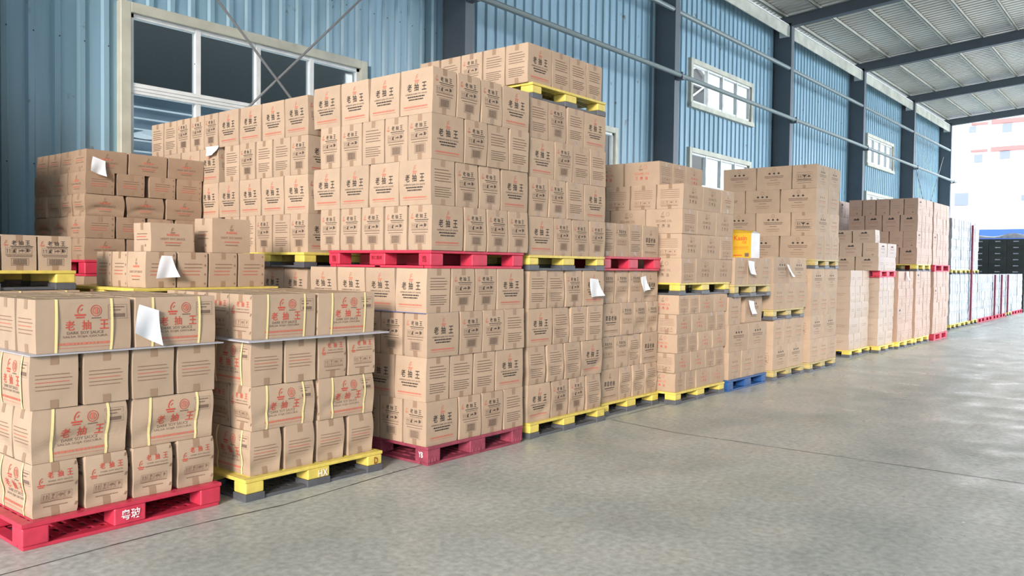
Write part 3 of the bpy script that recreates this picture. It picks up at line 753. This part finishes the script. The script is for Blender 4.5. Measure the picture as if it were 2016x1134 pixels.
apx(11.5, 14.9, 12.95, 13.35, 'pink_band', 'pinkband'); apx(15.2, 16.6, 13.0, 13.2, 'pink_band', 'pinkband')
for y0, y1, z0, z1 in ((13.2, 14.0, 14.7, 15.45), (13.3, 14.15, 12.2, 12.9), (15.6, 16.3, 12.0, 12.75), (16.2, 16.8, 14.9, 15.5), (16.7, 17.9, 7.9, 9.1), (11.3, 12.3, 8.2, 8.7)):
    apx(y0, y1, z0, z1, 'window', 'bwin', .12)
mb = MB(); mb.box(0, .4, -34, 40, 0, 5.35, 'skyblue'); o = mb.build('blue_hoarding', None, (86, -12, 0)); tag(o, 'long blue hoarding beyond the open end behind the crates', 'fence')

# ================================================================== PALLETS AND CARTONS, near to far
# 1 near red pallet
H = .145
pallet('near bright red pallet with two white characters, at lower left corner', 'red', 1.735, 4.86, 0, 1.2, 1.15, .150, (('粤玻', 'front', .60, .115, .062, .080, 'whitemark'),))
st = 'near red pallet stack'
zt = .150
stack(st, 'strap', 1.80, 2.92, 4.905, zt, [('aaaa', 'w'), ('vv', 'bbb'), ('bbbb', 'w')], .304, vars_=(0, 1), crush_low=True)
sheet('thin pale board under the top strapped layer on the near red pallet', 1.79, 2.96, 4.88, 6.02, zt + 3 * .304, .006, 'board')
def top_layer(desc, u0, u1, v, z, front):
    stack(desc, 'strap', u0, u1, v, z, [(front, '')], .304, noun='top-layer carton')
    for r_, nm in ((1, 'second'), (2, 'third'), (3, 'back')):
        stack('%s row, top of %s' % (nm, desc), 'strap', u0, u1, v + .288 * r_, z, [(front, '')], .304, noun='carton')
top_layer(st, 1.83, 2.93, 4.915, zt + 3 * .304 + .007, 'vv')
# 2 yellow pallet HX
pallet('near yellow pallet with grey base and white HX letters', 'yellow', 3.06, 4.78, 0, 1.2, 1.15, .150, (('HX', 'front', .63, .085, .050, .085, 'whitemark'), ('D', 'front', 1.13, .035, .05, .085, 'redmark')))
st = 'yellow HX pallet stack'
stack(st, 'strap', 3.125, 4.215, 4.815, zt, [('bbbb', 'w'), ('ww', 'aaa'), ('bbaa', 'w')], .304, vars_=(0, 1), crush_low=True)
sheet('thin pale grey board sticking out under the top layer on the yellow HX pallet', 3.07, 4.30, 4.76, 5.98, zt + 3 * .304, .010, 'board')
top_layer(st, 3.135, 4.21, 4.825, zt + 3 * .304 + .011, 'ww')
# 3 dark red pallet and red pallet above it
pallet('worn maroon floor pallet with white YB letters', 'maroon', 4.555, 4.585, 0, 1.2, 1.3, .150, (('YB', 'side', .075, .05, .045, .085, 'whitemark'),))
zt = stack('lower stack, maroon pallet', 'soy', 4.555, 5.775, 4.60, .150, [('waab', 'aaaa'), ('bbbw', 'www'), ('waab', 'aaaa'), ('baaw', 'www')], .353, vars_=(0, 1, 1))
sheet('blue sheet under the top lower layer above the maroon pallet', 4.545, 5.0, 4.62, 6.0, .150 + 3 * .353 - .004, .004, 'bluesheet', 'blue_divider_sheet')
pallet('bright red upper pallet lettered YB under the tall middle cartons', 'red', 4.585, 4.60, zt, 1.17, 1.28, H, (('YB', 'side', .075, .05, .05, .075, 'redmark'), ('圣仁盛诚', 'side', .64, .13, .03, .085, 'redmark'), ('YB', 'side', 1.20, .05, .05, .075, 'redmark')))
zt += H
stack('upper stack, red YB pallet', 'soy', 4.575, 5.80, 4.585, zt, [('waaa', 'aaaa'), ('baaw', 'www'), ('wabb', 'abaa'), ('aaaw', 'www')], .359, vars_=(0, 1, 1))
# 4 
pallet('yellow floor pallet right of the maroon pallet', 'yellow', 5.90, 4.62, 0, 1.26, 1.2, .145)
zt = stack('lower stack right of maroon pallet', 'soy', 5.88, 7.12, 4.63, .145, [('waab', ''), ('bbbw', ''), ('wbbb', ''), ('bbaw', '')], .351, vars_=(1, 2, 1), crush_low=True)
pallet('upper yellow pallet with grey base right of the red YB pallet', 'yellow', 5.86, 4.62, zt, 1.25, 1.2, .140)
zt = stack('upper stack right of red YB pallet', 'soy', 5.86, 7.12, 4.625, zt + .14, [('waaa', ''), ('aabw', ''), ('wabb', ''), ('babw', '')], .357, vars_=(0, 1))
pallet('highest yellow pallet under the topmost cartons', 'yellow', 5.90, 4.64, zt, 1.22, 1.18, .145)
stack('highest stack near the ceiling', 'soy', 5.87, 7.10, 4.665, zt + .145, [('vbbb', 'baba')], .357)
# 5
pallet('yellow floor pallet under mushroom soy cartons', 'yellow', 7.25, 4.72, 0, 1.2, 1.2, .145)
zt = stack('mushroom soy stack', 'mush', 7.27, 8.46, 4.74, .145, [('wbbb', ''), ('aabw', ''), ('waaa', ''), ('aaaw', '')], .351, vars_=(1, 1, 2))
pallet('small-looking red upper pallet right of the tall stacks', 'red', 7.25, 4.72, zt, 1.2, 1.2, .150)
stack('single layer on the second red upper pallet', 'mush', 7.22, 8.44, 4.74, zt + .15, [('babw', '')], .357, noun='mushroom carton')
# 6
pallet('bright yellow floor pallet under sesame oil cartons', 'yellow', 8.50, 4.53, 0, 1.3, 1.2, .140)
zt = stack('lower sesame oil stack', 'sesame', 8.56, 9.86, 4.545, .140, [('bbww', 'w', -.02), ('wwaa', 'aaa', -.05), ('aaww', 'w', .0), ('wwaa', 'aaa', -.02), ('aaww', 'w', .04)], .225, vars_=(0, 1, 1))
pallet('yellow pallet halfway up the sesame oil stack', 'yellow', 8.60, 4.55, zt, 1.34, 1.2, .145)
zt = stack('upper sesame oil stack', 'sesameb', 8.62, 10.0, 4.535, zt + .145, [('abb'.replace('bb', 'ww'), 'ww'), ('wwa', 'bb'), ('aww', 'ww'), ('wwb', 'aaa')], .289, vars_=(0, 1))
stack('loose group topping the sesame oil stack', 'sesamer', 8.64, 9.75, 4.86, zt, [('aaw', 'w')], .285)
# 7
pallet('blue floor pallet in the row of yellow ones', 'blue', 9.86, 4.50, 0, 1.22, 1.2, .145)
zt = .145
stack('stack on the blue pallet', 'large', 9.90, 11.10, 4.52, zt, [('bbb', ''), ('ww', '')], .356, vars_=(1, 0))
carton('large', 'b', 'a', 10.08, 4.82, zt + .712, .38, .57, 1, 'narrow brown carton left of the dark gap above the blue pallet', 'cartons above the blue pallet', parts=True, hz=.356)
carton('large', 'w', 'a', 10.80, 4.78, zt + .712, .56, .385, 0, 'brown carton with a white note right of the dark gap above the blue pallet', 'cartons above the blue pallet', parts=True, hz=.356)
zt += .356 * 3
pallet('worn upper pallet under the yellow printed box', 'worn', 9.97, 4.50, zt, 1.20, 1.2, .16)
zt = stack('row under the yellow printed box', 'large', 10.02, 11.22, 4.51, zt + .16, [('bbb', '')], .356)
yb = empty('yellow_white_box', (10.84, 4.66, zt)); tag(yb, 'yellow and white printed box with an open flap on top of cartons', 'box')
mb = MB(); w, d, h = .29, .30, .345; mb.box(0, w, 0, d, 0, h, 'white'); mb.poly([(-.002, d, .0), (-.002, 0, 0), (-.002, 0, h), (-.002, d, h)], 'yellowcard')
for t, (y0, y1, z0, z1) in (('Kasin', (.25, .06, .245, .31)), ('Oil', (.13, .07, .20, .24))):
    vs, fs = glyphs(t, .02); i = len(mb.v); k = mb.mi('orange'); mb.v += [(-.004, y0 + (y1 - y0) * x, z0 + (z1 - z0) * y) for x, y in vs]; mb.f += [tuple(i + q for q in f) for f in fs]; mb.m += [k] * len(fs)
for y0, y1, z0, z1, m in ((.04, .25, .15, .157, 'orange'), (.04, .26, .125, .13, 'orange'), (.03, .09, .02, .07, 'grey'), (.13, .26, .03, .045, 'orange')): mb.poly([(-.004, y1, z0), (-.004, y0, z0), (-.004, y0, z1), (-.004, y1, z1)], m)
mb.build('box_body', yb)
mb = MB(); mb.poly([(0, 0, h), (0, d, h), (.10, d, h + .06), (.10, 0, h + .03)], 'yellowcard'); mb.poly([(0, 0, h), (.10, 0, h + .03), (w, .0, h)], 'white_card'); mb.build('open_flap', yb)
# 8
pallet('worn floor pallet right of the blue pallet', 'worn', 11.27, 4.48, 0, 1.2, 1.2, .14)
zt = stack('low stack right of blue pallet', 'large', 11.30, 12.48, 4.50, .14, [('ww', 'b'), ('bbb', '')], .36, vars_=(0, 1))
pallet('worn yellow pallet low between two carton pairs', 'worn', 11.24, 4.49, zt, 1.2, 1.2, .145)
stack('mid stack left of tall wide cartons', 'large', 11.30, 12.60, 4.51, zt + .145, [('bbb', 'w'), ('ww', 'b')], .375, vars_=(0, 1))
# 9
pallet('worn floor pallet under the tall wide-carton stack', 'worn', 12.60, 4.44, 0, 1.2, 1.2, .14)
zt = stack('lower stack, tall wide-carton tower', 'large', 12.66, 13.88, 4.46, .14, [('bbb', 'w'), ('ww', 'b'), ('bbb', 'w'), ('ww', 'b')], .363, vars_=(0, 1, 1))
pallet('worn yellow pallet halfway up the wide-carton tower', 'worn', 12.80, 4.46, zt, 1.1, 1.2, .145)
stack('upper stack, tall wide-carton tower', 'large', 12.80, 13.90, 4.46, zt + .145, [('bbb', 'ww'), ('wb', 'ww'), ('bb', 'www'), ('ww', 'ww')], .369, vars_=(0, 0, 1))
# 10-14
pallet('yellow floor pallet at the near end of far brown stacks', 'yellow', 15.20, 4.65, 0, 1.26, 1.2, .13)
stack('five-layer brown stack past the tower', 'mid', 15.24, 16.36, 4.67, .13, [('aww', 'aa'), ('ww', 'w'), ('aww', 'aa'), ('aaaa', 'w'), ('aww', 'aa')], .288, parts=False)
pallet('yellow floor pallet before the tall reddish stacks', 'yellow', 16.46, 4.50, 0, 1.1, 1.2, .13)
zt = stack('low brown stack under red pallet', 'lowb', 16.48, 17.50, 4.52, .13, [('ww', ''), ('aaa', ''), ('ww', ''), ('aww', ''), ('aaaa', '')], .262, parts=False)
pallet('far red upper pallet with one low stack on it', 'red', 16.42, 4.50, zt, 1.12, 1.2, .13)
zt = stack('low stack on far red upper pallet', 'low', 16.30, 17.50, 4.50, zt + .13, [('aaa', 'www'), ('ww', 'www')], .262, parts=False)
stack('loose top group on the low far stack', 'low', 16.42, 16.72, 4.6, zt, [('a', 'w')], .25, parts=False)
pallet('yellow floor pallet, first under reddish cartons', 'yellow', 17.56, 4.44, 0, 1.18, 1.2, .145)
stack('first tall reddish stack', 'far', 17.58, 18.74, 4.46, .145, [('aaaa', ''), ('waab', ''), ('aaaa', ''), ('aaaa', '')], .354, parts=False)
pallet('yellow floor pallet, second under reddish cartons', 'yellow', 18.80, 4.42, 0, 1.2, 1.2, .145)
zt = stack('second tall reddish stack, lower part', 'far', 18.80, 20.08, 4.43, .145, [('aaaa', ''), ('aaab', ''), ('aaaa', ''), ('waaa', '')], .354, parts=False)
pallet('yellow upper pallet of the reddish stacks', 'yellow', 18.80, 4.42, zt, 1.2, 1.35, .15)
stack('second tall reddish stack, upper part', 'far', 18.78, 20.08, 4.42, zt + .15, [('aaaa', 'www'), ('waaa', 'aaaa'), ('aaaa', 'www'), ('waaa', 'aaaa')], .349, parts=False)
pallet('red floor pallet, last of the reddish stacks', 'red', 20.30, 4.38, 0, 1.3, 1.2, .15)
zt = stack('last reddish stack, lower part', 'far', 20.25, 21.75, 4.40, .15, [('aaaaa', ''), ('aaaaa', ''), ('waaaa', ''), ('aaaaa', '')], .352, parts=False)
pallet('red upper pallet, last of the reddish stacks', 'red', 20.2, 4.38, zt, 1.5, 1.2, .15)
stack('last reddish stack, upper part', 'far', 20.12, 21.65, 4.40, zt + .15, [('aaaaa', ''), ('waaaa', ''), ('aaaaa', ''), ('aaaaa', '')], .349, parts=False)
# reddish stack second in depth
pallet('yellow pallet behind the second reddish stack', 'yellow', 18.80, 5.98, 0, 1.2, 1.2, .145)
zt = stack('reddish stack nearer the wall, lower part', 'far', 18.8, 20.0, 6.0, .145, [('aaaa', 'w'), ('waaa', 'a'), ('aaaa', 'w'), ('waaa', 'a')], .354, parts=False)
pallet('yellow upper pallet nearer the wall in reddish stacks', 'yellow', 18.80, 5.98, zt, 1.2, 1.2, .15)
stack('reddish stack nearer the wall, upper part', 'far', 18.76, 20.0, 6.02, zt + .15, [('aaaa', 'w'), ('waaa', 'aa'), ('aaaa', 'w'), ('waaa', 'aa')], .349, parts=False)
# white cartons far right
wx = 24.30; i = 0
cols = ['yellow', 'yellow', 'yellow', 'red', 'red', 'red', 'red', 'yellow', 'red', 'red', 'red']
tags_ = ['nearest', 'second', 'third', 'fourth', 'fifth', 'sixth', 'seventh', 'eighth', 'ninth', 'tenth', 'last']
for i in range(10):
    pallet('%s floor pallet under white cartons, %s of the far row' % (cols[i], tags_[i]), cols[i], wx, 4.86, 0, 1.18, 1.2, .14)
    stack('white floor stack, %s of row' % tags_[i], 'white', wx + .01, wx + 1.18, 4.88, .14, [('aaaa', '')] * 5, .268, parts=False, noun='carton')
    if i < 3:
        pallet('yellow upper pallet under white cartons, %s of the far row' % tags_[i], 'yellow', wx, 4.86, .14 + 5 * .268, 1.18, 1.2, .13)
        stack('white upper stack, %s of row' % tags_[i], 'white', wx + .01, wx + 1.18, 4.88, .27 + 5 * .268, [('aaaa', '')] * 5, .275, parts=False, noun='carton')
    if i in (1, 5, 6, 7):
        mb = MB(); mb.box(0, .07, 0, .05, 0, 2.75 if i == 1 else 1.32, 'maroonp'); tag(mb.build('corner_post', None, (wx - .035 if i > 1 else wx + 1.13, 4.80, .14)), 'dark red upright strip on the white cartons, %s' % {1: 'tall one nearest', 5: 'first of the low ones', 6: 'second of the low ones', 7: 'farthest'}[i], 'post')
    wx += 1.235
# black crates on the white stacks
def crate_mesh():
    mb = MB(); w, d, h = .60, .42, .235
    mb.box(0, w, 0, d, 0, h, 'crate'); mb.box(-.005, w + .005, -.008, d, h - .03, h - .004, 'crate')
    for k in range(4): mb.box(.08 + k * .13, .10 + k * .13, -.008, 0, .02, h - .03, 'crate')
    a_ = mb.mesh('black_crate'); m2 = MB(); m2.box(.21, .39, -.012, -.004, h * .5, h * .66, 'film'); return a_, m2.mesh('handle_slot')
cm, hm = crate_mesh(); zc = .14 + 5 * .268
for r_ in range(12):
    for c in range(7):
        o = bpy.data.objects.new('black_crate', cm); COL.objects.link(o); o.location = (36.75, 5.45 + c * .612 + random.uniform(-.004, .004), .001 + r_ * .2355); o.rotation_euler = (0, 0, -math.pi / 2)
        tag(o, 'black plastic crate, %s from right, %s row up, dark crate block' % (ORD[c], (ORD + ['tenth', 'eleventh', 'twelfth'])[r_]), 'crate', 'black crates')
        s = bpy.data.objects.new('handle_slot', hm); COL.objects.link(s); s.parent = o
mb = MB(); n = 40; k = mb.mi('film'); zc = 12 * .2355
for i in range(n + 1):
    t = i / n; y = 4.9 + 4.1 * t
    for j in range(5): mb.v.append((36.78 + .09 * j, y, zc + .035 + (.12 + .08 * math.sin(t * 17) * math.sin(t * 5 + 1)) * math.sin(math.pi * j / 4)))
for i in range(n):
    for j in range(4): q = i * 5 + j; mb.f.append((q, q + 1, q + 6, q + 5)); mb.m.append(k)
tag(mb.build('plastic_wrap'), 'crumpled pale plastic wrap lying along the top of black crates', 'plastic wrap')

# ------------------------------------------------------------------ back rows on the left
# strapped floor stacks carrying the back pallets
def strap_base(desc, u0, u1, v, n=4, lh=.304):
    pallet('yellow floor pallet hidden under %s' % desc, 'yellow', u0, v - .02, 0, u1 - u0, 1.2, .150)
    stack(desc, 'strap', u0, u1, v, .150, [('aaaa', 'w'), ('ww', 'aaa'), ('bbbb', 'w')][:n], lh)
    for r_, nm in ((0, 'front'), (1, 'second'), (2, 'third'), (3, 'back')):
        stack('%s row, top of %s' % (nm, desc), 'strap', u0, u1, v + .289 * r_, .150 + 3 * lh, [('ww', '')], lh)
strap_base('strapped back-left stack', 1.62, 2.74, 6.50)
strap_base('strapped back-middle stack', 3.02, 4.12, 6.20, 4, .272)
z1 = .150 + 4 * .304
pallet('yellow upper pallet at far left edge with two cartons showing', 'yellow', 1.52, 6.62, z1 + .002, 1.24, 1.15, .145)
stack('back-left yellow upper pallet', 'smallsoy', 1.50, 2.74, 6.64, z1 + .147, [('aaaaa', '')], .262)
pallet('long yellow upper pallet under the light soy cartons', 'yellow', 2.97, 6.14, .150 + 4 * .272 + .001, 1.28, 1.2, .145)
zb = .150 + 4 * .272 + .147
stack('long back yellow pallet', 'lightb', 3.10, 4.16, 6.20, zb, [('bbbb', 'bb')], .283)
carton('lightc', 'w', 'a', 3.335, 6.38, zb + .284, .36, .28, 0, 'low light soy carton standing left on the back yellow pallet row', 'light soy cartons on the back yellow pallet')
carton('lightd', 'w', 'a', 3.845, 6.36, zb + .284, .365, .285, 1, 'taller light soy carton standing right on the back yellow pallet row', 'light soy cartons on the back yellow pallet')
# light soy tower by the wall
def soy_base(desc, kind, u0, u1, v, hh, layers, H_=.145, col='yellow'):
    pallet('%s floor pallet under %s' % (col, desc), col, u0, v - .02, 0, u1 - u0, 1.2, H_)
    return stack(desc, kind, u0, u1, v, H_, layers, hh)
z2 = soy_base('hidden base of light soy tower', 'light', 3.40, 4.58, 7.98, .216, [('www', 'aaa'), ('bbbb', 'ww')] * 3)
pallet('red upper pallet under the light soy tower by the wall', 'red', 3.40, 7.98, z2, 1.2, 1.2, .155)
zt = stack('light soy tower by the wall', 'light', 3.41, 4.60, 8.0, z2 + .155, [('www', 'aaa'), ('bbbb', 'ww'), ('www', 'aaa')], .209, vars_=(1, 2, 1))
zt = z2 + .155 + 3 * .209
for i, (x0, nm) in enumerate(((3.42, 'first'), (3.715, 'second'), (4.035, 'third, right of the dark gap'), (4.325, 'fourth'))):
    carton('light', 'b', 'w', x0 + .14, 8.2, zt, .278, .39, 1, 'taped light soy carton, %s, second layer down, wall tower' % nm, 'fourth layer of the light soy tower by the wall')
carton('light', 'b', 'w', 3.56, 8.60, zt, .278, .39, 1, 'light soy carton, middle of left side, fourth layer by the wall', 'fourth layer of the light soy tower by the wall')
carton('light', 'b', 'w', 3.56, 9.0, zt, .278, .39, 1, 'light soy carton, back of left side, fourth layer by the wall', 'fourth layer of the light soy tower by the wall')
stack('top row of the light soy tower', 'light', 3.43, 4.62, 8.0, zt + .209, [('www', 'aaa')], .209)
# soy stacks behind the middle tower
L4 = [('waaa', 'aaaa'), ('baaw', 'www'), ('wabb', 'abaa'), ('bbaw', 'www')]
z3 = soy_base('soy floor stack behind middle tower', 'soy', 4.62, 5.75, 6.22, .351, L4)
pallet('dark-based yellow upper pallet left behind the tall middle cartons', 'yellow', 4.56, 6.20, z3, 1.15, 1.25, .14)
stack('upper soy stack behind middle tower', 'soy', 4.62, 5.80, 6.22, z3 + .14, [('wabb', 'babaa'[:4]), ('aabw', 'www'), ('waaa', 'bbab'), ('aaaw', 'www')], .359)
z3 = soy_base('soy floor stack nearest the window', 'soy', 4.62, 5.75, 7.72, .351, L4)
pallet('yellow upper pallet nearest the window', 'yellow', 4.58, 7.70, z3, 1.15, 1.25, .14)
stack('upper soy stack nearest the window', 'soy', 4.62, 5.80, 7.72, z3 + .14, [('wabb', 'abab'), ('aabw', 'www'), ('abaw', 'www'), ('waaa', 'aabb')], .359)

# unseen stack added to shade the left side of the light soy tower
pallet('floor pallet of the added shading stack beyond the left edge', 'yellow', .98, 7.80, 0, 1.25, 1.6, .145)
stack('added shading stack beyond left edge', 'large', 1.0, 2.2, 7.82, .145, [('ww', 'bb'), ('bbb', 'w')] * 4, .36)
for r_, nm in ((1, 'second'),): stack('%s rank, added shading stack beyond left edge' % nm, 'large', 1.62, 2.2, 7.82 + .59 * r_, .145, [('b', '')] * 8, .36)
# ------------------------------------------------------------------ paper notes
paper('white note on the right strapped top carton of the near red pallet', [(2.407, 1.332), (2.530, 1.291), (2.537, 1.075), (2.360, 1.163)], 4.905)
paper('white note hanging at the corner of the light soy tower by the wall', [(3.481, 2.571), (3.598, 2.535), (3.593, 2.386), (3.443, 2.429)], 7.99)
paper('large white note on the carton row of the back yellow pallet', [(3.215, 1.637), (3.300, 1.635), (3.347, 1.470), (3.149, 1.459)], 6.19)
paper('white note under the yellow pallet right of the red YB pallet', [(6.836, 1.472), (6.983, 1.461), (7.053, 1.295), (6.805, 1.285)], 4.62)
paper('narrow note on the mushroom soy cartons below the red pallet', [(8.015, 1.475), (8.127, 1.492), (8.166, 1.337), (8.021, 1.311)], 4.735)
paper('white note on the row under the yellow printed box', [(10.377, 1.691), (10.575, 1.679), (10.551, 1.503), (10.352, 1.523)], 4.50)
paper('white note on the dark-sided carton above the blue pallet', [(10.60, 1.156), (10.773, 1.140), (10.79, .97), (10.62, .963)], 4.58)
paper('slim curled note on the carton pair left of the wide-carton tower', [(11.741, 1.655), (11.821, 1.641), (11.972, 1.471), (11.871, 1.471)], 4.505)
paper('folded white note at the top corner of the stack nearest the window', [(7.95, 2.785), (7.70, 2.78), (7.74, 2.70), (7.87, 2.68)], 4.615, side='left')
paper('small curled note on the first tall reddish stack', [(18.1, 1.55), (18.25, 1.55), (18.22, 1.38), (18.08, 1.38)], 4.45)
